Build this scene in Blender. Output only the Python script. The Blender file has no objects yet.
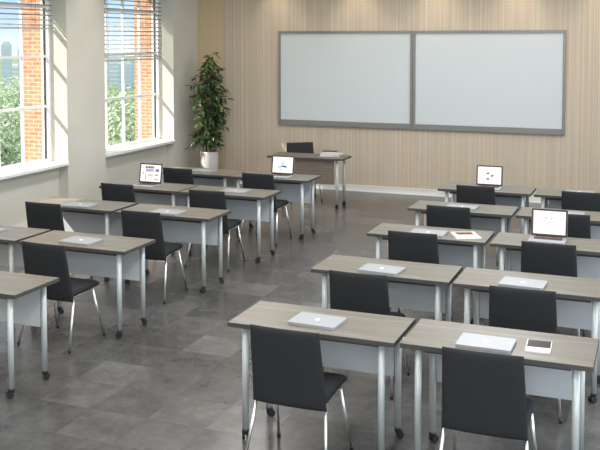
import bpy, bmesh, math, random
from mathutils import Vector, Matrix
PI = math.pi
R = math.radians
C = bpy.context.scene.collection
rnd = random.Random(7)

# ------------------------------------------------------------------ materials
MATS = {}
def mat(name, col, rough=.5, metal=0., spec=.5, emit=None, estr=0., coat=0.):
    m = bpy.data.materials.new(name); m.use_nodes = True
    b = m.node_tree.nodes['Principled BSDF']
    b.inputs['Base Color'].default_value = (*col, 1)
    b.inputs['Roughness'].default_value = rough
    b.inputs['Metallic'].default_value = metal
    b.inputs['Specular IOR Level'].default_value = spec
    b.inputs['Coat Weight'].default_value = coat
    if emit:
        b.inputs['Emission Color'].default_value = (*emit, 1)
        b.inputs['Emission Strength'].default_value = estr
    MATS[name] = m
    return m

class NT:
    """short-hand for building a node tree"""
    def __init__(s, m):
        s.t = m.node_tree; s.b = s.t.nodes['Principled BSDF']
    def n(s, kind, **kw):
        x = s.t.nodes.new(kind)
        for k, v in kw.items():
            setattr(x, k, v)
        return x
    def l(s, a, b): s.t.links.new(a, b)
    def math(s, op, a, b=None):
        x = s.n('ShaderNodeMath', operation=op)
        for i, v in enumerate((a, b)):
            if v is None: continue
            if isinstance(v, (int, float)): x.inputs[i].default_value = v
            else: s.l(v, x.inputs[i])
        return x.outputs[0]
    def noise(s, vec, scale, detail=3, rough=.5):
        x = s.n('ShaderNodeTexNoise'); x.inputs['Scale'].default_value = scale
        x.inputs['Detail'].default_value = detail; x.inputs['Roughness'].default_value = rough
        if vec is not None: s.l(vec, x.inputs['Vector'])
        return x.outputs['Fac']
    def ramp(s, fac, stops):
        x = s.n('ShaderNodeValToRGB'); e = x.color_ramp.elements
        while len(e) < len(stops): e.new(.5)
        for el, (p, c) in zip(e, stops):
            el.position = p; el.color = (*c, 1)
        s.l(fac, x.inputs['Fac']); return x.outputs['Color']
    def mapping(s, vec, loc=(0,0,0), scale=(1,1,1)):
        x = s.n('ShaderNodeMapping'); x.inputs['Location'].default_value = loc
        x.inputs['Scale'].default_value = scale; s.l(vec, x.inputs['Vector']); return x.outputs[0]
    def mix(s, fac, a, b, blend='MIX'):
        x = s.n('ShaderNodeMix', data_type='RGBA', blend_type=blend)
        for i, v in ((0, fac), (6, a), (7, b)):
            if isinstance(v, (int, float)): x.inputs[i].default_value = v
            elif isinstance(v, tuple): x.inputs[i].default_value = (*v, 1)
            else: s.l(v, x.inputs[i])
        return x.outputs[2]

def texco(nt, which='Object'):
    return nt.n('ShaderNodeTexCoord').outputs[which]
def geo_pos(nt):
    return nt.n('ShaderNodeNewGeometry').outputs['Position']

def srgb(r, g, b):
    f = lambda c: ((c/255+.055)/1.055)**2.4 if c > 10 else c/255/12.92
    return (f(r), f(g), f(b))

# painted plaster
m = mat('plaster', srgb(206, 203, 192), .75, spec=.3); nt = NT(m)
nz = nt.noise(geo_pos(nt), 1.4, 4)
nt.l(nt.ramp(nz, [(.3, srgb(201, 198, 187)), (.7, srgb(210, 207, 196))]), nt.b.inputs['Base Color'])
mat('white_paint', srgb(232, 231, 226), .4)
mat('ceiling_white', srgb(222, 220, 214), .9)

# floor: large stone-look tiles
m = mat('floor_tile', (.13, .12, .12), .3, spec=.5); nt = NT(m)
TX, TY, OX, OY = .418, .401, -3.43, 4.556
sep = nt.n('ShaderNodeSeparateXYZ'); pos = geo_pos(nt); nt.l(pos, sep.inputs[0])
ux = nt.math('DIVIDE', nt.math('SUBTRACT', sep.outputs[0], OX), TX)
uy = nt.math('DIVIDE', nt.math('SUBTRACT', sep.outputs[1], OY), TY)
cmb = nt.n('ShaderNodeCombineXYZ'); nt.l(nt.math('FLOOR', ux), cmb.inputs[0]); nt.l(nt.math('FLOOR', uy), cmb.inputs[1])
wn = nt.n('ShaderNodeTexWhiteNoise', noise_dimensions='3D'); nt.l(cmb.outputs[0], wn.inputs['Vector'])
off = nt.n('ShaderNodeVectorMath', operation='MULTIPLY_ADD'); nt.l(wn.outputs['Color'], off.inputs[0])
off.inputs[1].default_value = (9, 9, 9); nt.l(pos, off.inputs[2])
n1 = nt.noise(off.outputs[0], 4.5, 6, .62); n2 = nt.noise(off.outputs[0], 22, 4, .6)
st = nt.noise(nt.mapping(off.outputs[0], scale=(3, 14, 1)), 2.0, 4, .6)
mott = nt.math('ADD', nt.math('MULTIPLY', n1, .6), nt.math('ADD', nt.math('MULTIPLY', n2, .3), nt.math('MULTIPLY', st, .1)))
tone = nt.math('ADD', nt.math('ADD', nt.math('MULTIPLY', mott, .7), .045), nt.math('MULTIPLY', nt.math('POWER', wn.outputs['Value'], 2.5), .16))
col = nt.ramp(tone, [(.28, srgb(62, 61, 61)), (.47, srgb(88, 86, 84)), (.72, srgb(120, 117, 115))])
fx = nt.math('ABSOLUTE', nt.math('SUBTRACT', nt.math('FRACT', ux), .5)); fy = nt.math('ABSOLUTE', nt.math('SUBTRACT', nt.math('FRACT', uy), .5))
gr = nt.math('GREATER_THAN', nt.math('MAXIMUM', fx, fy), .4945)
nt.l(nt.mix(gr, col, srgb(76, 74, 73)), nt.b.inputs['Base Color'])
rr = nt.math('ADD', nt.math('MULTIPLY', n1, .06), .22); nt.l(rr, nt.b.inputs['Roughness'])
bp = nt.n('ShaderNodeBump'); bp.inputs['Strength'].default_value = .02; bp.inputs['Distance'].default_value = .01
nt.l(nt.math('SUBTRACT', n2, nt.math('MULTIPLY', gr, .6)), bp.inputs['Height']); nt.l(bp.outputs[0], nt.b.inputs['Normal'])

# striped wood veneer panelling
def veneer(name, dark, mid, light, grey, rough=.5):
    m = mat(name, mid, rough, spec=.35); nt = NT(m); pos = geo_pos(nt)
    a = nt.noise(nt.mapping(pos, scale=(30, 0, .05)), 1, 2, .6)
    b = nt.noise(nt.mapping(pos, (3.1, 0, 0), (95, 0, .12)), 1, 2, .6)
    c = nt.noise(nt.mapping(pos, (9.7, 0, 0), (5, 0, .02)), 1, 2, .5)
    d = nt.noise(nt.mapping(pos, (1.7, 0, 0), (190, 0, 1.5)), 1, 2, .5)
    s = nt.math('ADD', nt.math('MULTIPLY', a, .42), nt.math('ADD', nt.math('MULTIPLY', b, .28), nt.math('ADD', nt.math('MULTIPLY', c, .18), nt.math('MULTIPLY', d, .12))))
    base = nt.ramp(s, [(.36, dark), (.5, mid), (.64, light)])
    hue = nt.noise(nt.mapping(pos, (5.5, 0, 0), (44, 0, .03)), 1, 2, .6)
    colr = nt.mix(nt.ramp(hue, [(.42, (0, 0, 0)), (.6, (1, 1, 1))]), base, grey)
    nt.l(colr, nt.b.inputs['Base Color'])
veneer('veneer', srgb(168, 148, 127), srgb(201, 183, 157), srgb(230, 217, 191), srgb(188, 176, 163))
veneer('veneer_return', srgb(186, 164, 132), srgb(205, 184, 150), srgb(218, 200, 166), srgb(196, 178, 148))

# desk laminate, grain along x
m = mat('laminate', srgb(150, 142, 125), .38, spec=.4); nt = NT(m); oc = texco(nt)
a = nt.noise(nt.mapping(oc, scale=(2.2, 60, 10)), 1, 4, .6); b = nt.noise(nt.mapping(oc, scale=(.8, 14, 4)), 1, 3, .6)
s = nt.math('ADD', nt.math('MULTIPLY', a, .6), nt.math('MULTIPLY', b, .4))
nt.l(nt.ramp(s, [(.35, srgb(98, 93, 84)), (.5, srgb(115, 109, 99)), (.66, srgb(131, 126, 115))]), nt.b.inputs['Base Color'])
m = mat('dark_laminate', srgb(104, 95, 87), .42, spec=.4); nt = NT(m); oc = texco(nt)
a = nt.noise(nt.mapping(oc, scale=(2.2, 60, 40)), 1, 4, .6)
nt.l(nt.ramp(a, [(.35, srgb(101, 92, 84)), (.65, srgb(124, 115, 105))]), nt.b.inputs['Base Color'])
mat('edge_dark', srgb(66, 64, 62), .5)
mat('panel_grey', srgb(190, 194, 196), .5)
mat('steel_grey', srgb(60, 61, 63), .5)
mat('leg_silver', srgb(186, 191, 190), .35, metal=.15)
mat('chrome', (.86, .86, .86), .28, metal=1.)
mat('black_plastic', srgb(26, 26, 28), .45)
m = mat('chair_fabric', srgb(40, 41, 43), .75, spec=.25); nt = NT(m)
n_ = nt.noise(texco(nt), 420, 2); bp = nt.n('ShaderNodeBump'); bp.inputs['Strength'].default_value = .15; bp.inputs['Distance'].default_value = .001
nt.l(n_, bp.inputs['Height']); nt.l(bp.outputs[0], nt.b.inputs['Normal'])
mat('laptop_silver', srgb(158, 161, 164), .45, metal=.2)
mat('laptop_dark', srgb(62, 38, 30), .4)
mat('emblem_white', srgb(250, 248, 242), .3)
mat('paper', srgb(216, 211, 205), .6)
mat('tablet_glass', srgb(16, 14, 16), .3, spec=.15)
mat('book_maroon', srgb(74, 46, 42), .5)
mat('book_grey', srgb(150, 152, 154), .5)
mat('rust', srgb(200, 110, 66), .5)
mat('board_white', srgb(203, 209, 211), .3, spec=.4)
mat('board_frame', srgb(134, 134, 132), .4, metal=.3)
mat('frame_white', srgb(236, 236, 236), .4)
mat('gasket', srgb(58, 58, 66), .6)
mat('blind_alu', srgb(186, 188, 190), .45, metal=.1)
mat('cord_grey', srgb(96, 92, 92), .7)
mat('pot_white', srgb(206, 205, 200), .45)
mat('soil', srgb(50, 38, 30), .95)
mat('bark', srgb(92, 76, 58), .9)
m = mat('leaf', srgb(52, 84, 42), .4, spec=.45); nt = NT(m)
oi = nt.n('ShaderNodeNewGeometry').outputs['Random Per Island']
nt.l(nt.ramp(oi, [(0, srgb(34, 54, 34)), (.6, srgb(54, 80, 46)), (.93, srgb(80, 108, 60)), (1, srgb(124, 154, 82))]), nt.b.inputs['Base Color'])
m = mat('tree_leaf', srgb(120, 150, 90), .7, spec=.2); nt = NT(m)  # both outdoor leaf colours are paled to carry the haze
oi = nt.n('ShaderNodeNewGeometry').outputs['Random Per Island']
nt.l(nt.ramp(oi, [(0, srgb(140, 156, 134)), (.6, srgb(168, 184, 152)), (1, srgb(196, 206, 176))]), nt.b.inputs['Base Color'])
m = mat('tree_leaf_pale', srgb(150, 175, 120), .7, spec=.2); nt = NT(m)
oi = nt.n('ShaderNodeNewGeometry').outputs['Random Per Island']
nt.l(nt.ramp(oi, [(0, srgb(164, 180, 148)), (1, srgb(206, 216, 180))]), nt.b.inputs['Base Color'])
mat('grass_ground', srgb(120, 138, 100), .95)
mat('tower_pale', srgb(222, 226, 230), .6)  # distance haze is put into these pale tower colours
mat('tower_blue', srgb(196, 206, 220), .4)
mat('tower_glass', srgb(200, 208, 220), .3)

m = mat('brick', srgb(196, 128, 96), .85, spec=.2); nt = NT(m); pos = geo_pos(nt)
sp = nt.n('ShaderNodeSeparateXYZ'); nt.l(pos, sp.inputs[0])
cb = nt.n('ShaderNodeCombineXYZ'); nt.l(nt.math('ADD', sp.outputs[0], sp.outputs[1]), cb.inputs[0]); nt.l(sp.outputs[2], cb.inputs[1])
bt = nt.n('ShaderNodeTexBrick'); nt.l(cb.outputs[0], bt.inputs['Vector'])
bt.inputs['Color1'].default_value = (*srgb(186, 136, 112), 1); bt.inputs['Color2'].default_value = (*srgb(202, 160, 136), 1)
bt.inputs['Mortar'].default_value = (*srgb(214, 194, 176), 1)
bt.inputs['Scale'].default_value = 1.; bt.inputs['Mortar Size'].default_value = .008
bt.inputs['Brick Width'].default_value = .16; bt.inputs['Row Height'].default_value = .056
nn = nt.noise(cb.outputs[0], 16, 3)
nt.l(nt.mix(.5, bt.outputs['Color'], nt.ramp(nn, [(.3, srgb(150, 88, 66)), (.7, srgb(240, 200, 172))]), 'SOFT_LIGHT'), nt.b.inputs['Base Color'])

m = bpy.data.materials.new('window_glass'); m.use_nodes = True; MATS['window_glass'] = m
t = m.node_tree; t.nodes.remove(t.nodes['Principled BSDF'])
tr = t.nodes.new('ShaderNodeBsdfTransparent'); tr.inputs[0].default_value = (.97, .98, .98, 1)
gl = t.nodes.new('ShaderNodeBsdfGlossy'); gl.inputs['Roughness'].default_value = .02
mx = t.nodes.new('ShaderNodeMixShader'); mx.inputs[0].default_value = .03; t.links.new(tr.outputs[0], mx.inputs[1]); t.links.new(gl.outputs[0], mx.inputs[2])
t.links.new(mx.outputs[0], t.nodes['Material Output'].inputs[0])

def screen_mat(name, col, s=1.0):
    m = mat(name, (0.02, .02, .02), .3, emit=col, estr=s); return m
SCR = 1.1
screen_mat('screen_white', (1, 1, 1), SCR)
for nm, c in dict(ink=(40, 40, 60), violet=(120, 112, 176), pale_violet=(196, 192, 226), pale_line=(190, 190, 198), sand=(236, 226, 200), blue=(38, 92, 180),
                  light_blue=(176, 208, 232), mint=(210, 236, 226), g_blue=(84, 122, 200), g_red=(206, 96, 84), g_yellow=(214, 172, 70),
                  g_green=(90, 160, 104), amber=(186, 110, 50), umber=(96, 44, 40), mauve=(170, 112, 122)).items():
    screen_mat('scr_'+nm, srgb(*c), SCR*.8)

# ------------------------------------------------------------------ mesh builder
class MB:
    def __init__(s): s.bm = bmesh.new(); s.mi = 0
    def _tag(s, faces, smooth=False):
        for f in faces: f.material_index = s.mi; f.smooth = smooth
    def poly(s, pts, smooth=False):
        f = s.bm.faces.new([s.bm.verts.new(p) for p in pts]); s._tag([f], smooth); return s
    def box(s, x0, x1, y0, y1, z0, z1, bev=0., M=None):
        r = bmesh.ops.create_cube(s.bm, size=1)
        vs = r['verts']
        for v in vs:
            v.co = Vector(((x0+x1)/2+v.co.x*(x1-x0), (y0+y1)/2+v.co.y*(y1-y0), (z0+z1)/2+v.co.z*(z1-z0)))
        fs = list({f for v in vs for f in v.link_faces})
        if bev:
            es = list({e for v in vs for e in v.link_edges})
            o = bmesh.ops.bevel(s.bm, geom=es, offset=bev, segments=2, affect='EDGES', profile=.5)
            fs = [f for f in o['faces']] + [f for f in fs if f.is_valid]
            vs = list({v for f in fs for v in f.verts})
        if M is not None:
            for v in vs: v.co = M @ v.co
        s._tag(fs); return s
    def prism(s, pts, z0, z1, M=None):
        """extrude a closed xy outline between two heights"""
        a = [Vector((x, y, z0)) for x, y in pts]; b = [Vector((x, y, z1)) for x, y in pts]
        if M is not None: a = [M @ p for p in a]; b = [M @ p for p in b]
        va = [s.bm.verts.new(p) for p in a]; vb = [s.bm.verts.new(p) for p in b]; n = len(va)
        fs = [s.bm.faces.new(va[::-1]), s.bm.faces.new(vb)]
        fs += [s.bm.faces.new((va[i], va[(i+1) % n], vb[(i+1) % n], vb[i])) for i in range(n)]
        s._tag(fs); return s
    def tube(s, pts, rad, seg=12, cap=True):
        pts = [Vector(p) for p in pts]; rad = rad if isinstance(rad, (list, tuple)) else [rad]*len(pts)
        rings = []
        for i, p in enumerate(pts):
            d = (pts[min(i+1, len(pts)-1)]-pts[max(i-1, 0)]).normalized()
            u = d.cross(Vector((0, 1, 0)) if abs(d.y) < .9 else Vector((1, 0, 0))).normalized(); w = d.cross(u)
            rings.append([s.bm.verts.new(p+(u*math.cos(2*PI*k/seg)+w*math.sin(2*PI*k/seg))*rad[i]) for k in range(seg)])
        fs = []
        for a, b in zip(rings, rings[1:]):
            fs += [s.bm.faces.new((a[k], a[(k+1) % seg], b[(k+1) % seg], b[k])) for k in range(seg)]
        s._tag(fs, True)
        if cap: s._tag([s.bm.faces.new(rings[0][::-1]), s.bm.faces.new(rings[-1])])
        return s
    def cushion(s, fn, T, nu=14, nv=14, p=10):
        """padded slab: fn(u, v) -> (centre, normal); u, v in -1..1; edges rounded off"""
        g = {}
        for sd in (1, -1):
            for i in range(nu+1):
                for j in range(nv+1):
                    u = -math.cos(PI*i/nu); v = -math.cos(PI*j/nv)
                    t = T/2*((1-abs(u)**p)*(1-abs(v)**p))**.5
                    rim = i in (0, nu) or j in (0, nv)
                    if rim and sd == -1: g[sd, i, j] = g[1, i, j]; continue
                    c, n = fn(u, v); g[sd, i, j] = s.bm.verts.new(Vector(c)+Vector(n)*t*sd)
        fs = []
        for i in range(nu):
            for j in range(nv):
                a = [g[1, i, j], g[1, i+1, j], g[1, i+1, j+1], g[1, i, j+1]]; fs.append(s.bm.faces.new(a))
                fs.append(s.bm.faces.new([g[-1, i, j+1], g[-1, i+1, j+1], g[-1, i+1, j], g[-1, i, j]]))
        s._tag(fs, True); return s
    def build(s, name, mats, parent=None, loc=(0, 0, 0), kind=None, normals=True):
        me = bpy.data.meshes.new(name)
        if normals: bmesh.ops.recalc_face_normals(s.bm, faces=s.bm.faces)
        s.bm.to_mesh(me); s.bm.free()
        for k in ([mats] if isinstance(mats, str) else mats): me.materials.append(MATS[k])
        o = bpy.data.objects.new(name, me); C.objects.link(o); o.location = loc
        if parent: o.parent = parent
        if kind: o['kind'] = kind
        return o

def rrect(w, d, r, n=4, cx=0, cy=0):
    pts = []
    for sx, sy, a0 in ((1, -1, -90), (1, 1, 0), (-1, 1, 90), (-1, -1, 180)):
        for k in range(n+1):
            a = R(a0+90*k/n); pts.append((cx+sx*(w/2-r)+r*math.cos(a), cy+sy*(d/2-r)+r*math.sin(a)))
    return pts

def tag(o, label, cat, group=None):
    o['label'] = label; o['category'] = cat
    if group: o['group'] = group
    return o
def thing(name, loc, rz=0):
    o = bpy.data.objects.new(name, None); C.objects.link(o); o.location = loc; o.rotation_euler = (0, 0, rz); o.empty_display_size = .1
    return o
def copy_tree(o, parent=None):
    c = o.copy(); C.objects.link(c)
    if parent: c.parent = parent
    for ch in [x for x in bpy.data.objects if x.parent == o]: copy_tree(ch, c)
    return c

# ------------------------------------------------------------------ room shell
YB, XL, XN, XF, XG, XO = 13.79, -7.33, -7.475, -7.59, -7.71, -8.06
XR, YF, ZC = 2.0, -1.4, 3.55
SILL, HEAD = .745, 3.33
WINS = [(8.15, 10.12), (11.01, 12.98), (5.75, 7.0)]  # last one unseen, sized so its sun patch lands on a desk, not chairs
floor = MB().box(XO, XR+.2, YF-.2, YB+.2, -.12, 0).build('floor', 'floor_tile', kind='structure')
MB().box(XO, XR+.2, YF-.2, YB+.2, ZC, ZC+.15).build('ceiling', 'ceiling_white', kind='structure')
MB().box(-6.83, XR+.2, YB, YB+.2, 0, ZC).build('wall_back', 'veneer', kind='structure')
MB().box(XO, -6.83, YB+.012, YB+.2, 0, ZC).build('wall_back_return', 'veneer_return', kind='structure')
w = MB(); w.box(XO, -.6, YF-.2, YF, 0, ZC); w.box(1.95, XR+.2, YF-.2, YF, 0, ZC); w.box(-.6, 1.95, YF-.2, YF, 0, .3); w.box(-.6, 1.95, YF-.2, YF, 3.3, ZC)  # opening in this unseen wall added to send light onto the desk fronts
w.build('wall_front', 'plaster', kind='structure')
w = MB()                      # right wall with a long window opening, out of the picture
w.box(XR, XR+.2, YF, YB, 0, .5); w.box(XR, XR+.2, YF, YB, 3.1, ZC)
for a, b in ((YF, -1.1), (4.6, 5.4), (10.4, YB)): w.box(XR, XR+.2, a, b, .5, 3.1)
w.build('wall_right', 'plaster', kind='structure')
# left wall: plaster inside, brick outside
w = MB(); br = MB()
edges = [YF] + [e for a, b in sorted(WINS) for e in (a, b)] + [YB+.012]
for a, b in zip(edges[0::2], edges[1::2]):
    w.box(XG, XL, a, b, 0, ZC); br.box(XO, XG, a, b, 0, ZC)
for a, b in WINS:
    w.box(XG, XN, a, b, 0, SILL); w.box(XG, XL, a, b, HEAD, ZC)
    br.box(XO, XG, a, b, 0, SILL-.03); br.box(XO, XG, a, b, HEAD, ZC)
w.build('wall_left', 'plaster', kind='structure')
br.build('wall_outer', 'brick', kind='structure')
# baseboards
b = MB(); b.box(-7.33, XR, YB-.014, YB, 0, .097); b.box(-7.33, XR, YB-.02, YB-.014, .082, .097); b.box(-7.33, XR, YB-.026, YB-.014, 0, .014)
b.build('baseboard_back', 'white_paint', kind='structure')
b = MB()
for a, c in zip(edges[0::2], edges[1::2]): b.box(XL, XL+.014, a, c-.03 if c > 13 else c, 0, .1)
for a, c in WINS: b.box(XN, XN+.014, a, c, 0, .1)
b.build('baseboard_left', 'white_paint', kind='structure')

for i, (a, c) in enumerate(WINS):
    f = MB()                                     # outer frame
    f.box(XG, XF, a, a+.04, SILL+.02, HEAD); f.box(XG, XF, c-.04, c, SILL+.02, HEAD)
    f.box(XG, XF, a+.04, c-.04, SILL+.02, SILL+.075); f.box(XG, XF, a+.04, c-.04, HEAD-.08, HEAD)
    wo = f.build('window_%d' % (i+1), 'frame_white', kind='structure')
    g = MB()
    for k in range(1, 4 if c-a > 1 else 2):
        y = c-.04-.47*k; g.box(XG+.03, XF-.045, y-.009, y+.009, SILL+.075, HEAD-.08)
    for z in (1.53, 2.2, 2.86): g.box(XG+.032, XF-.047, a+.04, c-.04, z-.018, z+.018)
    g.build('glazing_bar', 'frame_white', wo, kind='structure')
    k_ = MB(); k_.box(XG+.045, XG+.07, c-.05, c-.04, SILL+.075, HEAD-.08)
    k_.build('gasket', 'gasket', wo, kind='structure')
    MB().box(XG+.05, XG+.054, a+.04, c-.04, SILL+.075, HEAD-.08).build('pane', 'window_glass', wo, kind='structure')
    s_ = MB().box(XF-.02, XL+.03, a, c, SILL, SILL+.045, bev=.008).build('sill', 'white_paint', wo, kind='structure')

# blinds
def blind(i, zb, label):
    a, c = WINS[i]; X = -7.552
    o = thing('window_blind', (X, (a+c)/2, HEAD)); tag(o, label, 'blind', 'slatted blinds in the windows')
    h = (c-a)/2-.02; hz = zb-HEAD
    MB().box(-.03, .03, -h, h, -.05, -.002).build('head_rail', 'blind_alu', o)
    MB().box(-.026, .026, -h, h, hz, hz+.022, bev=.004).build('bottom_rail', 'blind_alu', o)
    s = MB(); z = hz+.055
    while z < -.07:
        prof = [(-.025, .008), (-.008, .006), (.009, .0), (.025, -.009)]
        for (x0, q0), (x1, q1) in zip(prof, prof[1:]):
            s.poly([(x0, -h, z+q0), (x1, -h, z+q1), (x1, h, z+q1), (x0, h, z+q0)], True)
        z += .066
    so = s.build('slats', 'blind_alu', o)
    md = so.modifiers.new('thick', 'SOLIDIFY'); md.thickness = .0025
    for y in (-h*.62, h*.62):
        for x in (-.03, .03): MB().tube([(x, y, hz+.01), (x, y, -.04)], .0022, 6).build('ladder_cord', 'cord_grey', o)
blind(0, 2.56, 'white slatted blind drawn high in the window at the left edge')
blind(1, 2.10, 'white slatted blind lowered further, in the window nearer the potted plant')

# whiteboards
def board(x0, x1, label):
    z0, z1, y = 1.025, 2.562, YB
    o = thing('whiteboard', ((x0+x1)/2, y, z0)); tag(o, label, 'whiteboard', 'whiteboards on the panelled wall')
    hw = (x1-x0)/2; H = z1-z0
    MB().box(-hw+.03, hw-.03, -.022, -.004, .05, H-.03).build('writing_surface', 'board_white', o)
    f = MB(); f.box(-hw, -hw+.04, -.04, 0, 0, H, .004); f.box(hw-.04, hw, -.04, 0, 0, H, .004); f.box(-hw+.04, hw-.04, -.04, 0, H-.045, H)
    f.build('frame', 'board_frame', o)
    MB().box(-hw+.04, hw-.04, -.055, 0, 0, .09, .006).build('pen_tray', 'board_frame', o)
board(-5.81, -3.552, 'left of the two grey-framed whiteboards, the one nearer the potted plant')
board(-3.547, -1.265, 'right of the two grey-framed whiteboards, the one farther from the plant')

# ------------------------------------------------------------------ desks
W, D = 1.036, .487
def desk_proto():
    o = thing('classroom_desk', (0, 0, 0))
    t = MB().box(-W/2+.003, W/2-.003, -D/2+.003, D/2-.003, .7035, .73).build('tabletop', 'laminate', o)
    e = MB(); z0, z1 = .703, .7285
    e.box(-W/2, W/2, -D/2, -D/2+.004, z0, z1); e.box(-W/2, W/2, D/2-.004, D/2, z0, z1)
    e.box(-W/2, -W/2+.004, -D/2+.004, D/2-.004, z0, z1); e.box(W/2-.004, W/2, -D/2+.004, D/2-.004, z0, z1)
    e.build('edge_band', 'edge_dark', t)
    f = MB()
    for y in (-.155, .145): f.box(-.40, .40, y-.012, y+.012, .668, .7035)
    f.build('support_rail', 'steel_grey', o)
    MB().box(-.402, .402, .166, .180, .38, .695, .002).build('modesty_panel', 'panel_grey', o)
    for sx in (-1, 1):
        for y in (-.1815, .1785):
            x = sx*.4275
            l = MB().tube([(x, y, .062), (x, y, .7035)], .02, 20); l.box(x-.03, x+.03, y-.03, y+.03, .697, .7035)
            lo = l.build('leg', 'leg_silver', o)
            c = MB(); a = rnd.uniform(0, 2*PI); Mx = Matrix.Translation((x, y, 0)) @ Matrix.Rotation(a, 4, 'Z')
            c.tube([(x, y, .045), (x, y, .066)], .0205, 14)
            c.box(-.014, .028, -.013, .013, .03, .05, .004, Mx)
            for q in (-.013, .013):
                c.tube([Mx @ Vector((.012, q-.008, .022)), Mx @ Vector((.012, q+.008, .022))], .022, 16)
            c.build('caster', 'black_plastic', lo)
    return o

POS = {'A1': (-2.383, 4.856), 'B1': (-1.317, 4.871), 'A2': (-2.372, 6.23), 'B2': (-1.307, 6.221), 'A3': (-2.357, 7.57), 'B3': (-1.280, 7.565),
       'A4': (-2.328, 8.86), 'B4': (-1.257, 8.872), 'A5': (-2.315, 10.151), 'B5': (-1.244, 10.146),
       'La1': (-4.986, 4.852), 'La2': (-4.985, 6.185), 'Lo2': (-6.063, 6.19), 'La3': (-4.964, 7.615), 'Lo3': (-6.048, 7.62),
       'La4': (-4.952, 8.88), 'Lo4': (-6.01, 8.89), 'La5': (-4.932, 10.12), 'Lo5': (-5.98, 10.14)}
ROW = {1: 'nearest', 2: 'second', 3: 'third', 4: 'fourth', 5: 'farthest'}
def where(k):
    blk = 'left-hand' if k[0] == 'L' else 'right-hand'
    side = {'A': 'aisle-side', 'B': 'right-edge', 'a': 'aisle-side', 'o': 'window-side'}[k[1] if k[0] == 'L' else k[0]]
    return side, ROW[int(k[-1])], blk
ON = {'B1': 'with laptop and white tablet', 'A3': 'with laptop and white booklet', 'B3': 'with large open laptop',
      'A5': 'with open laptop', 'Lo4': 'with open laptop', 'La5': 'with open laptop', 'La1': 'with bare end'}
proto = desk_proto()
for i, (k, (x, y)) in enumerate(POS.items()):
    o = proto if i == 0 else copy_tree(proto)
    o.location = (x-.003+W/2, y+D/2, 0)
    s, r, bl = where(k)
    on = ON.get(k, 'with closed laptop')
    tag(o, f'taupe desk {on}, {s} in the {r} row of the {bl} block', 'desk', 'student desks in two blocks of rows')

# teacher's desk
o = thing('teacher_desk', (-4.725, 12.365, 0)); tag(o, 'dark brown desk by the whiteboard wall with a stack of books on its end', 'desk')
t = MB(); t.prism([(-.575, -.24), (.50, -.24), (.575, -.165), (.575, .2), (.54, .24), (-.575, .24)], .704, .7305)
t = t.build('tabletop', 'dark_laminate', o)
e = MB(); pts = [(-.578, -.243), (.501, -.243), (.578, -.166), (.578, .201), (.541, .243), (-.578, .243)]
e.prism(pts, .7025, .7285).build('edge_band', 'edge_dark', t)
MB().box(-.52, .445, -.20, -.185, .355, .7025).build('modesty_panel', 'dark_laminate', o)
MB().box(-.48, .45, .09, .115, .665, .7025).build('support_rail', 'steel_grey', o)
for x, y in ((.475, -.155), (.475, .165), (-.49, -.155), (-.49, .165)):
    l = MB().tube([(x, y, .062), (x, y, .7025)], .02, 20); lo = l.build('leg', 'leg_silver', o)
    c = MB(); c.tube([(x, y, .045), (x, y, .066)], .0205, 14); c.box(x-.02, x+.02, y-.013, y+.013, .03, .05, .004)
    for q in (-.013, .013): c.tube([(x, y+q-.008, .022), (x, y+q+.008, .022)], .022, 16)
    c.build('caster', 'black_plastic', lo)

# ------------------------------------------------------------------ chairs
def chair_proto():
    o = thing('classroom_chair', (0, 0, 0))
    def back(u, v):
        s = (v+1)/2; hw = .225-.017*s
        y = -.150-.078*s**1.15 - .012*(1-u*u); z = .376+.464*s
        return (u*hw, y, z), (0, 1, .17)
    MB().cushion(back, .032, 16, 18, 14).build('backrest', 'chair_fabric', o)
    def seat(u, v):
        hw = .222-.004*(v+1)/2; y = .020+.185*v
        z = .440 + .011*v - .014*max(0, v-.6)**2*5 - .004*(1-u*u)
        return (u*hw, y, z), (0, 0, 1)
    MB().cushion(seat, .06, 16, 14, 14).build('seat', 'chair_fabric', o)
    f = MB()
    f.tube([(-.2, -.105, .409), (-.2, .13, .409), (.2, .13, .409), (.2, -.105, .409), (-.2, -.105, .409)], .008, 10)
    f.build('seat_frame', 'chrome', o)
    for sx in (-1, 1):
        for top, bot in (((.208, -.120, .415), (.250, -.238, .0)), ((.205, .125, .41), (.235, .235, .0))):
            A = Vector((sx*top[0], top[1], top[2])); B = Vector((sx*bot[0], bot[1], bot[2]))
            d = (A-B).normalized()
            l = MB().tube([A, B+d*.022], .0092, 12).build('leg', 'chrome', o)
            MB().tube([B+d*.004, B+d*.026], .0115, 12).build('foot_cap', 'black_plastic', l)
    return o
CH = {'A1': (-1.889, 4.551, -1), 'B1': (-.810, 4.584, 0), 'A2': (-1.880, 5.842, -1), 'B2': (-.789, 5.857, 1), 'A3': (-1.866, 7.25, 0), 'B3': (-.771, 7.25, -1),
      'A4': (-1.845, 8.518, 0), 'B4': (-.76, 8.549, 0), 'A5': (-1.822, 9.82, -2), 'B5': (-.715, 9.825, 0),
      'La2': (-4.440, 5.795, -2), 'La3': (-4.443, 7.22, 1), 'La4': (-4.412, 8.475, 2), 'La5': (-4.395, 9.78, -2),
      'Lo3': (-5.557, 7.25, 0), 'Lo4': (-5.529, 8.51, 0), 'Lo5': (-5.498, 9.82, -2)}
proto = chair_proto()
for i, (k, (x, y, a)) in enumerate(CH.items()):
    o = proto if i == 0 else copy_tree(proto)
    o.location = (x, y+.232, 0); o.rotation_euler = (0, 0, R(a))
    s, r, bl = where(k)
    tag(o, f'black chair with chrome legs at the {s} desk in the {r} row, {bl} block', 'chair', 'black chairs at the student desks')
o = copy_tree(proto); o.location = (-5.0, 12.80, 0); o.rotation_euler = (0, 0, R(180+34))
tag(o, 'black chair facing the room behind the dark teacher desk by the whiteboard', 'chair'); del o['group']

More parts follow.
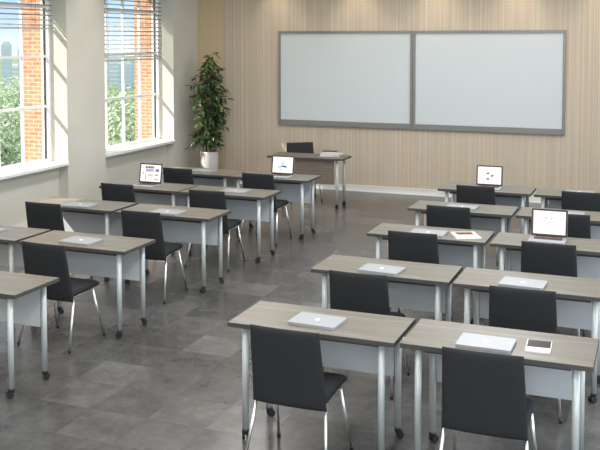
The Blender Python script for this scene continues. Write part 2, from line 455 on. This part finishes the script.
# ------------------------------------------------------------------ laptops
LW, LD = .302, .215
def emblem_pts(s=.016):
    """a round fruit outline with a bite taken out of one side"""
    pts = []
    for k in range(40):
        a = 2*PI*k/40; r = s*(1+.06*math.cos(2*a)-.10*max(0, math.cos(a-PI/2))**8-.06*max(0, math.cos(a+PI/2))**8)
        x, y = r*math.cos(a), r*math.sin(a)
        dx, dy = x-s*1.22, y-s*.12; d = math.hypot(dx, dy)
        if d < s*.5: x, y = s*1.22+dx/d*s*.5, s*.12+dy/d*s*.5
        pts.append((x, y))
    return pts
def closed_proto():
    o = thing('closed_laptop', (0, 0, 0))
    MB().prism(rrect(LW, LD, .012), .0015, .0105).build('base', 'laptop_silver', o)
    ld = MB().prism(rrect(LW, LD, .012), .0112, .0185).build('lid', 'laptop_silver', o)
    e = MB(); e.prism(emblem_pts(), .0185, .0189)
    e.prism([(.002+.006*math.cos(a)*.5-.003*math.sin(a), .0205+.006*math.sin(a)) for a in [2*PI*k/10 for k in range(10)]], .0185, .0189)
    e.build('emblem', 'emblem_white', ld)
    f = MB()
    for sx in (-1, 1):
        for sy in (-1, 1): f.tube([(sx*.12, sy*.085, 0), (sx*.12, sy*.085, .0018)], .008, 8)
    f.build('foot', 'black_plastic', o)
    return o
ZT = .73
CL = {'A1': (-1.879, 5.047, -3), 'B1': (-.866, 5.022, -1), 'A2': (-1.866, 6.368, -4), 'B2': (-.846, 6.36, -4), 'A3': (-1.845, 7.73, 1), 'A4': (-1.815, 9.051, 0),
      'La2': (-4.482, 6.355, -3), 'La3': (-4.444, 7.731, 0), 'Lo3': (-5.459, 7.735, 2), 'La4': (-4.36, 9.09, 0), 'Lo5': (-5.43, 10.36, -5),
      'B4': (-.79, 9.09, 0), 'B5': (-.79, 10.40, -3), 'Lo2': (-5.52, 6.40, -5)}
ADD = {'A1': 'closed silver laptop alone on the', 'B1': 'closed silver laptop beside a white tablet on the'}
proto = closed_proto()
for i, (k, (x, y, a)) in enumerate(CL.items()):
    o = proto if i == 0 else copy_tree(proto)
    o.location = (x, y, ZT); o.rotation_euler = (0, 0, R(a))
    s, r, bl = where(k)
    tag(o, f'closed silver laptop on the {s} desk in the {r} row, {bl} block', 'laptop', 'closed laptops on the desks')

def text_polys(s, body, size):
    cu = bpy.data.curves.new('t', 'FONT'); cu.body = body; cu.size = size; cu.align_x = 'CENTER'; cu.resolution_u = 2
    ob = bpy.data.objects.new('t', cu); C.objects.link(ob)
    me = ob.evaluated_get(bpy.context.evaluated_depsgraph_get()).to_mesh()
    out = [[tuple(me.vertices[v].co) for v in p.vertices] for p in me.polygons]
    bpy.data.objects.remove(ob); return out

def open_laptop(x, y, a, lean, art, label):
    o = thing('open_laptop', (x, y, ZT), R(a)); tag(o, label, 'laptop', 'open laptops on the desks')
    b = MB().prism(rrect(LW, LD, .012, cy=0), .0015, .0125).build('base', 'laptop_silver', o)
    k = MB().box(-.118, .118, -.005, .078, .0125, .0133)
    for r_ in range(5):
        for q in range(13):
            x0 = -.116+q*.0179; y0 = -.003+r_*.0162; k.box(x0, x0+.0155, y0, y0+.014, .0133, .0142)
    k.build('keyboard', 'laptop_dark', b)
    MB().prism(rrect(.09, .055, .004, cy=-.06), .0125, .0129).build('trackpad', 'laptop_silver', b)
    f = MB()
    for sx in (-1, 1):
        for sy in (-1, 1): f.tube([(sx*.12, sy*.085, 0), (sx*.12, sy*.085, .0018)], .008, 8)
    f.build('foot', 'black_plastic', o)
    MB().tube([(-.11, LD/2-.004, .014), (.11, LD/2-.004, .014)], .005, 10).build('hinge', 'laptop_dark', o)
    # lid plane: local x right, local y up the screen, z towards the viewer
    H = .232
    Mx = Matrix.Translation((0, LD/2-.002, .016)) @ Matrix.Rotation(R(90-lean), 4, 'X')
    l = MB().prism(rrect(LW, H, .01, cy=H/2), -.007, -.001, Mx).build('lid', 'laptop_silver', o)
    MB().prism(rrect(LW-.002, H-.002, .01, cy=H/2), -.001, .0, Mx).build('bezel', 'laptop_dark', l)
    names = ['screen_white']; s = MB(); sw, sh, cy = .268, .196, H/2+.002
    s.poly([Mx @ Vector((p, q, .0006)) for p, q in ((-sw/2, cy-sh/2), (sw/2, cy-sh/2), (sw/2, cy+sh/2), (-sw/2, cy+sh/2))])
    def paint(c, pts, lift=.0012):
        if c not in names: names.append(c)
        s.mi = names.index(c); s.poly([Mx @ Vector((p*sw/2, cy+q*sh/2, lift)) for p, q in pts]); s.mi = 0
    def rect(c, x0, x1, y0, y1): paint(c, [(x0, y0), (x1, y0), (x1, y1), (x0, y1)])
    def blob(c, x, y, w, h, rot=0, lift=.0012):
        paint(c, [(x+w*math.cos(t)*math.cos(rot)-h*math.sin(t)*math.sin(rot), y+w*math.cos(t)*math.sin(rot)+h*math.sin(t)*math.cos(rot)) for t in [2*PI*k/16 for k in range(16)]], lift)
    def word(body, x, y, size, cols):
        n = len(body); wd = size*.56
        for i, chh in enumerate(body):
            c = 'scr_'+cols[i % len(cols)]
            if c not in names: names.append(c)
            s.mi = names.index(c)
            for pl in text_polys(s, chh, size):
                s.poly([Mx @ Vector((x*sw/2+(i-(n-1)/2)*wd+p[0], cy+y*sh/2+p[1], .0012)) for p in pl])
        s.mi = 0
    art(rect, blob, word)
    s.build('screen', names, l, normals=False)
    return o

def art_search(rect, blob, word):
    word('Google', .05, .32, .031, ['g_blue', 'g_red', 'g_yellow', 'g_blue', 'g_green', 'g_red'])
    rect('scr_pale_line', -.42, .5, .13, .17); rect('scr_pale_line', -.14, .03, -.03, .03); rect('scr_pale_line', .08, .25, -.03, .03)
def art_fruit(rect, blob, word):
    for x, y, r, c2 in ((-.14, .24, .2, 'mauve'), (.22, -.02, 1.2, 'amber'), (-.14, -.42, -.3, 'amber')):
        blob('scr_'+c2, x, y, .15, .105, r); blob('scr_umber', x+.03, y-.02, .075, .055, r+.5, .0016)
        blob('scr_amber', x-.07, y+.03, .04, .05, r, .0018); blob('scr_g_green', x+.1, y+.07, .03, .05, r, .0018)
def art_news(rect, blob, word):
    for x0, x1 in ((-.55, -.42), (-.38, -.26), (-.22, -.04), (0, .16), (.2, .32)): rect('scr_ink', x0, x1, .57, .82)
    for q in range(3): rect('scr_violet' if q < 2 else 'scr_pale_violet', -.52, .28, .40-.14*q, .49-.14*q)
    rect('scr_violet', .46, .82, .2, .5)
    rect('scr_pale_violet', -.8, -.62, -.12, .12); rect('scr_pale_violet', -.56, -.44, -.84, -.06)
    rect('scr_sand', -.3, .26, -.4, -.1); rect('scr_pale_line', .4, .8, -.78, -.62); rect('scr_pale_line', .4, .8, -.3, -.1)
def art_swoosh(rect, blob, word):
    blob('scr_light_blue', -.02, .22, .16, .10); blob('scr_mint', -.3, -.26, .26, .16)
    blob('scr_blue', .18, -.2, .32, .12, -.22, .0016); blob('scr_light_blue', -.05, -.13, .14, .07, .2, .0014); blob('scr_pale_line', -.2, -.56, .14, .07)
    blob('scr_light_blue', .33, -.27, .10, .04, -.3, .0018)
open_laptop(-.845, 7.835, 0, 8, art_search, 'large open laptop showing a search page, on the right-edge desk in the third row')
open_laptop(-1.79, 10.36, 0, 8, art_fruit, 'open laptop showing three small brown pictures, in front of the panelled wall')
open_laptop(-5.515, 9.085, 0, 10, art_news, 'open laptop showing a page with dark headline and violet blocks, near the windows')
open_laptop(-4.345, 10.30, 0, 10, art_swoosh, 'open laptop showing a blue swoosh, in the farthest row of the left-hand block')

# tablet on the front right desk
o = thing('tablet', (-.588, 5.085, ZT), R(3)); tag(o, 'white-edged tablet with a black screen on the nearest right-edge desk', 'tablet')
MB().prism(rrect(.135, .20, .008), 0, .009).build('body', 'paper', o)
MB().box(-.061, .063, -.026, .094, .009, .0096).build('screen', 'tablet_glass', o)
MB().box(-.061, .063, -.030, -.026, .009, .0094).build('screen_edge', 'rust', o)
# booklet on the third-row desk
o = thing('booklet', (-1.53, 7.79, ZT), R(24)); tag(o, 'white booklet with a dark picture on the third-row desk, beside a closed laptop', 'booklet')
MB().prism(rrect(.215, .27, .004), 0, .006).build('pages', 'paper', o)
MB().box(-.07, .075, .02, .11, .006, .0064).build('picture', 'book_maroon', o)
MB().box(-.06, .075, .005, .02, .006, .0064).build('picture_edge', 'rust', o)
# reading stack on the teacher's desk
z = .7305
for nm, w_, d_, h_, a, dx, dy, mt, lb, cat in (
        ('magazine', .29, .21, .022, 4, 0, 0, 'book_grey', 'grey-backed magazine at the bottom of the stack on the teacher desk', 'magazine'),
        ('magazine', .28, .20, .022, -9, .01, .0, 'paper', 'white magazine in the middle of the stack on the teacher desk', 'magazine'),
        ('book', .22, .17, .022, 6, -.02, .02, 'book_maroon', 'maroon-covered book on top of the stack on the teacher desk', 'book')):
    o = thing(nm, (-4.42+dx, 12.43+dy, z), R(a)); tag(o, lb, cat, 'reading stack on the teacher desk')
    MB().box(-w_/2+.003, w_/2-.003, -d_/2+.003, d_/2, .002, h_-.002).build('pages', 'paper', o)
    c = MB(); c.box(-w_/2, w_/2, -d_/2, d_/2, 0, .002); c.box(-w_/2, w_/2, -d_/2, d_/2, h_-.002, h_); c.box(-w_/2, w_/2, d_/2, d_/2+.002, 0, h_)
    c.build('cover', mt, o)
    z += h_

# ------------------------------------------------------------------ potted plant
o = thing('potted_plant', (-6.85, 13.30, 0)); tag(o, 'tall leafy green plant in a white pot in the corner by the panelled wall', 'plant')
p = MB(); ring = [(.128, 0), (.136, .01), (.150, .577), (.150, .59), (.138, .59), (.136, .53)]
N = 32
vs = [[p.bm.verts.new((r*math.cos(2*PI*k/N), r*math.sin(2*PI*k/N), zz)) for k in range(N)] for r, zz in ring]
for a, b in zip(vs, vs[1:]):
    p._tag([p.bm.faces.new((a[k], a[(k+1) % N], b[(k+1) % N], b[k])) for k in range(N)], True)
p.bm.faces.new(vs[0][::-1]); p.build('pot', 'pot_white', o)
MB().tube([(0, 0, .52), (0, 0, .545)], .1365, 24).build('soil', 'soil', o)
st = MB(); lf = MB(); tips = []
for k in range(5):
    a = k*2*PI/5+.4; q = .05
    pts = [Vector((q*math.cos(a), q*math.sin(a), .54))]
    top = (2.19, 1.85, 2.0, 1.7, 2.05)[k]
    for j in range(1, 9):
        zz = .54+(top-.54)*j/8
        pts.append(Vector((q*math.cos(a)*(1+.25*j*(1-j/9))+rnd.uniform(-.015, .015), q*math.sin(a)*(1+.25*j*(1-j/9))+rnd.uniform(-.015, .015), zz)))
    st.tube(pts, [.011-.001*j for j in range(9)], 6)
    for j in range(28):
        t_ = j/27*.97+.02; zz = .68+(top-.68)*t_
        f_ = min(7.999, (zz-.54)/(top-.54)*8); b0 = pts[int(f_)].lerp(pts[min(8, int(f_)+1)], f_ % 1)
        ang = rnd.uniform(0, 2*PI)
        reach = (.265 if zz < 1.75 else .265-.14*(zz-1.75)/.45)*rnd.uniform(.45, 1.05)
        tw = [b0, b0+Vector((math.cos(ang)*reach*.55, math.sin(ang)*reach*.55, .05)), b0+Vector((math.cos(ang)*reach, math.sin(ang)*reach, .04-.08*rnd.random()))]
        st.tube(tw, [.0035, .0025, .0015], 5)
        for i2 in range(8):
            s2 = (i2+.6)/8; pt = tw[0].lerp(tw[1], s2*2) if s2 < .5 else tw[1].lerp(tw[2], s2*2-1)
            tips.append((pt, ang+rnd.choice((-1, 1))*rnd.uniform(.3, 1.3)))
        tips.append((tw[2], ang))
for pt, ang in tips:
    L = rnd.uniform(.075, .13); wd = L*rnd.uniform(.36, .46); droop = rnd.uniform(-.25, 1.1)
    d = Vector((math.cos(ang)*math.cos(droop), math.sin(ang)*math.cos(droop), -math.sin(droop)))
    sd = d.cross(Vector((0, 0, 1))).normalized(); up = sd.cross(d)
    sd = (sd*math.cos(r1 := rnd.uniform(-.5, .5))+up*math.sin(r1)); up = sd.cross(d)
    v = lambda l, w_, h: lf.bm.verts.new(pt+d*L*l+sd*wd*w_+up*wd*h-Vector((0, 0, 1))*L*.15*l*l)
    b0, m1, m2, tp = v(.05, 0, 0), v(.38, 0, -.12), v(.7, 0, -.1), v(1.08, 0, 0)
    l1, l2, r1_, r2_ = v(.32, .5, .05), v(.66, .4, .04), v(.32, -.5, .05), v(.66, -.4, .04)
    for fc in ((b0, m1, l1), (l1, m1, m2, l2), (l2, m2, tp), (b0, r1_, m1), (r1_, r2_, m2, m1), (r2_, tp, m2)):
        lf._tag([lf.bm.faces.new(fc)], True)
st.build('stem', 'bark', o); lf.build('foliage', 'leaf', o, normals=False)

# ------------------------------------------------------------------ outside: ground, trees, skyline
g = MB(); rad = [0, 60, 130, 500, 900, 4500]; zz = [-9, -9, -11, -55, -78, -80]; N = 48
prev = None
for r_, z_ in zip(rad, zz):
    cur = [g.bm.verts.new((-8-max(r_, .01)*math.sin(PI*k/(N-1)), 8-r_*math.cos(PI*k/(N-1)), z_)) for k in range(N)]
    if prev: g._tag([g.bm.faces.new((prev[k], prev[k+1], cur[k+1], cur[k])) for k in range(N-1)])
    prev = cur
g.build('ground', 'grass_ground', kind='structure')

def tree(x, y, top, w_, leafm, label, grp, n=7000):
    h = top+9; o = thing('leafy_tree', (x, y, -9)); tag(o, label, 'tree', grp)
    t = MB(); t.tube([(0, 0, -.1), (.1, .05, h*.3), (-.05, .1, h*.55), (.05, 0, h*.8)], [.28, .22, .15, .05], 8)
    for k in range(6):
        a = k*1.05; t.tube([(0, 0, h*(.35+.06*k)), (math.cos(a)*w_*.5, math.sin(a)*w_*.5, h*(.55+.06*k))], [.09, .03], 6)
    t.build('trunk', 'bark', o)
    l = MB(); r2 = random.Random(int(x*7+y*13))
    lobes = [(r2.uniform(-.55, .55)*w_, r2.uniform(-.55, .55)*w_, h*r2.uniform(.5, .84), w_*r2.uniform(.35, .6)) for _ in range(11)] + [(0, 0, h*.86, h*.14)]
    for k in range(n):
        cx, cy, cz, rr_ = lobes[k % 12]
        u = Vector((r2.gauss(0, 1), r2.gauss(0, 1), r2.gauss(0, 1))).normalized()
        c = Vector((cx, cy, cz))+u*rr_*r2.uniform(.6, 1.0)**.5*1.0
        c.z = min(c.z, h)
        nrm = (u+Vector((r2.gauss(0, .5), r2.gauss(0, .5), r2.gauss(0, .5)))).normalized()
        a = nrm.orthogonal().normalized(); b = nrm.cross(a); s = r2.uniform(.045, .10)
        a1, b1 = a*s, b*s*.6
        l.poly([c-a1, c-b1, c+a1, c+b1])
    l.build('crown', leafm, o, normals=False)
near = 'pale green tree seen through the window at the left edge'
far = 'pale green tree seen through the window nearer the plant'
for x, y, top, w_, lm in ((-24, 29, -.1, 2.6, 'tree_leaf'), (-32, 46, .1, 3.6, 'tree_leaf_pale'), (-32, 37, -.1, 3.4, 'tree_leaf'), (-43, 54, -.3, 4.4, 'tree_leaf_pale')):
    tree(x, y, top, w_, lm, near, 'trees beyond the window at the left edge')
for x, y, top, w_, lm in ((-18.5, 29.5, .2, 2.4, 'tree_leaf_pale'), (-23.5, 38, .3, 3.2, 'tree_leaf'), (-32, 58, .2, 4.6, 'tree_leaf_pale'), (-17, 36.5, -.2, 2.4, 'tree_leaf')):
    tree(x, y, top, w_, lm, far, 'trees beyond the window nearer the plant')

def tower(x, y, w_, d_, top, m_, label, grp):
    base = -80; o = thing('distant_tower', (x, y, base), R(30)); tag(o, label, 'building', grp)
    h = top-base
    b = MB().box(-w_/2, w_/2, -d_/2, d_/2, 0, h); b.box(-w_/3, w_/3, -d_/3, d_/3, h, h+h*.06)
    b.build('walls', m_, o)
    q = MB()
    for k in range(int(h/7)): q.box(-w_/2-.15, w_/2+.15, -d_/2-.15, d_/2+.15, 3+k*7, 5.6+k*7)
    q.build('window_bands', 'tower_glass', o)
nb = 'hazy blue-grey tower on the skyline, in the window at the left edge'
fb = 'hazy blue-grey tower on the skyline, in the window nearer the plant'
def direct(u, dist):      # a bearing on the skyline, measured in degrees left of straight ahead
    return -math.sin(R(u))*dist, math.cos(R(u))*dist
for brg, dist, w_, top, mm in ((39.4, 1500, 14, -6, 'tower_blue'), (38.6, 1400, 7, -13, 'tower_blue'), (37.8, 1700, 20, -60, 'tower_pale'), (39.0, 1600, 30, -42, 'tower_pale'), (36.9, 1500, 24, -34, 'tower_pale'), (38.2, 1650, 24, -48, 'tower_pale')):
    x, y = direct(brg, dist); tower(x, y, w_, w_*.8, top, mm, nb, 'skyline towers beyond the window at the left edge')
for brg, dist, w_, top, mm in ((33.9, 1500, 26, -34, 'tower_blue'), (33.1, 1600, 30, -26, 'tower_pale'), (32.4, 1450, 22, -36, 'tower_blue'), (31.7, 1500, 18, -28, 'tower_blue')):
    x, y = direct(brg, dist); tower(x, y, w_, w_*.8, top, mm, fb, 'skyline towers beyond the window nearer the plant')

# ------------------------------------------------------------------ light
def light(kind, name, loc, energy, col=(1, 1, 1), direction=None, **kw):
    d = bpy.data.lights.new(name, kind); d.energy = energy; d.color = col
    for k, v in kw.items(): setattr(d, k, v)
    o = bpy.data.objects.new(name, d); C.objects.link(o); o.location = loc
    if direction: o.rotation_euler = Vector(direction).to_track_quat('-Z', 'Y').to_euler()
    return o
light('SUN', 'sun', (-20, 0, 20), 9.0, (1, .93, .82), (1, .72, -1.06), angle=R(.6))
# ceiling luminaires (two long rows above the desk blocks)
for x in (-4.9, -1.6):
    for y in (-.3, 2.4, 5.1, 7.8, 10.5):  # nearest pair added behind the camera to brighten desk fronts
        light('AREA', 'ceiling_luminaire', (x, y, ZC-.03), 54 if x < -3 else 62, (1, .975, .95) if x < -3 else (.98, .985, 1), (0, 0, -1), shape='RECTANGLE', size=.6, size_y=1.8)
# wall-washer downlights in front of the panelled wall and the window piers
for x in (-5.81, -4.45, -3.17, -1.95, -.7):
    light('SPOT', 'downlight', (x, 13.34, ZC-.03), 24, (1, .88, .74), (0, .42, -1), spot_size=R(80), spot_blend=1., shadow_soft_size=.08)
for y in (7.7, 10.57):
    light('SPOT', 'downlight', (-6.98, y, ZC-.03), 14, (1, .90, .78), (-.15, 0, -1), spot_size=R(80), spot_blend=1., shadow_soft_size=.05)
for x in (-3.3, -1.0):
    light('AREA', 'ceiling_luminaire', (x, 12.3, ZC-.03), 14, (1, .98, .96), (0, 0, -1), shape='RECTANGLE', size=1.8, size_y=.5)  # pair added to brighten the right part of the back wall
# area lamps in the openings: sampling portals on the left, added fill elsewhere
for a, b in WINS:
    light('AREA', 'window_daylight', (XO-.02, (a+b)/2, (SILL+HEAD)/2), 40, (.86, .93, 1), (1, 0, 0), shape='RECTANGLE', size=b-a-.1, size_y=HEAD-SILL-.1).data.cycles.is_portal = True
for a, b in ((-1.1, 4.6), (5.4, 10.4)):
    light('AREA', 'window_daylight', (XR+.1, (a+b)/2, 1.8), 120, (.88, .95, 1), (-1, 0, 0), shape='RECTANGLE', size=b-a-.05, size_y=2.5)  # lamp added in the unseen right opening, lifts the nearby desk panels

light('AREA', 'window_daylight', (.675, YF-.1, 1.8), 90, (.88, .95, 1), (0, 1, 0), shape='RECTANGLE', size=2.5, size_y=2.9)  # lamp added in the made-up front opening to brighten desk panels and chair backs
wd = bpy.data.worlds.new('sky'); bpy.context.scene.world = wd; wd.use_nodes = True
t = wd.node_tree; bg = t.nodes['Background']
tc = t.nodes.new('ShaderNodeTexCoord'); sx = t.nodes.new('ShaderNodeSeparateXYZ'); t.links.new(tc.outputs['Generated'], sx.inputs[0])
rp = t.nodes.new('ShaderNodeValToRGB'); e = rp.color_ramp.elements; e.new(.5); e.new(.5)
for el, (p_, c_) in zip(e, ((.0, srgb(214, 226, 236)), (.015, srgb(186, 212, 234)), (.06, srgb(150, 192, 230)), (.5, srgb(196, 212, 228)))): el.position = p_; el.color = (*c_, 1)
t.links.new(sx.outputs[2], rp.inputs[0])
cl = t.nodes.new('ShaderNodeTexNoise'); cl.inputs['Scale'].default_value = 3.2; cl.inputs['Detail'].default_value = 5
mp = t.nodes.new('ShaderNodeMapping'); mp.inputs['Scale'].default_value = (1, 1, 3.5); t.links.new(tc.outputs['Generated'], mp.inputs[0]); t.links.new(mp.outputs[0], cl.inputs['Vector'])
cr = t.nodes.new('ShaderNodeValToRGB'); cr.color_ramp.elements[0].position = .5; cr.color_ramp.elements[1].position = .68; t.links.new(cl.outputs['Fac'], cr.inputs[0])
mx = t.nodes.new('ShaderNodeMix'); mx.data_type = 'RGBA'; t.links.new(cr.outputs[0], mx.inputs[0]); t.links.new(rp.outputs[0], mx.inputs[6]); mx.inputs[7].default_value = (.95, .97, 1, 1)
t.links.new(mx.outputs[2], bg.inputs[0]); bg.inputs[1].default_value = 1.5

# ------------------------------------------------------------------ camera
cd = bpy.data.cameras.new('camera'); cam = bpy.data.objects.new('camera', cd); C.objects.link(cam)
cam.location = (0, 0, 2.4317); cam.rotation_euler = (PI/2-.0538, 0, .3758)
cd.sensor_width = 36; cd.lens = 909.79/600*36; cd.shift_y = -(225-88.02)/600
cd.clip_end = 8000; cd.clip_start = .05
sc = bpy.context.scene; sc.camera = cam
sc.cycles.caustics_reflective = False; sc.cycles.caustics_refractive = False; sc.cycles.sample_clamp_indirect = 8
sc.view_settings.view_transform = 'Standard'; sc.view_settings.look = 'None'
sc.view_settings.exposure = 0.; sc.view_settings.gamma = 1.; sc.view_settings.use_curve_mapping = False
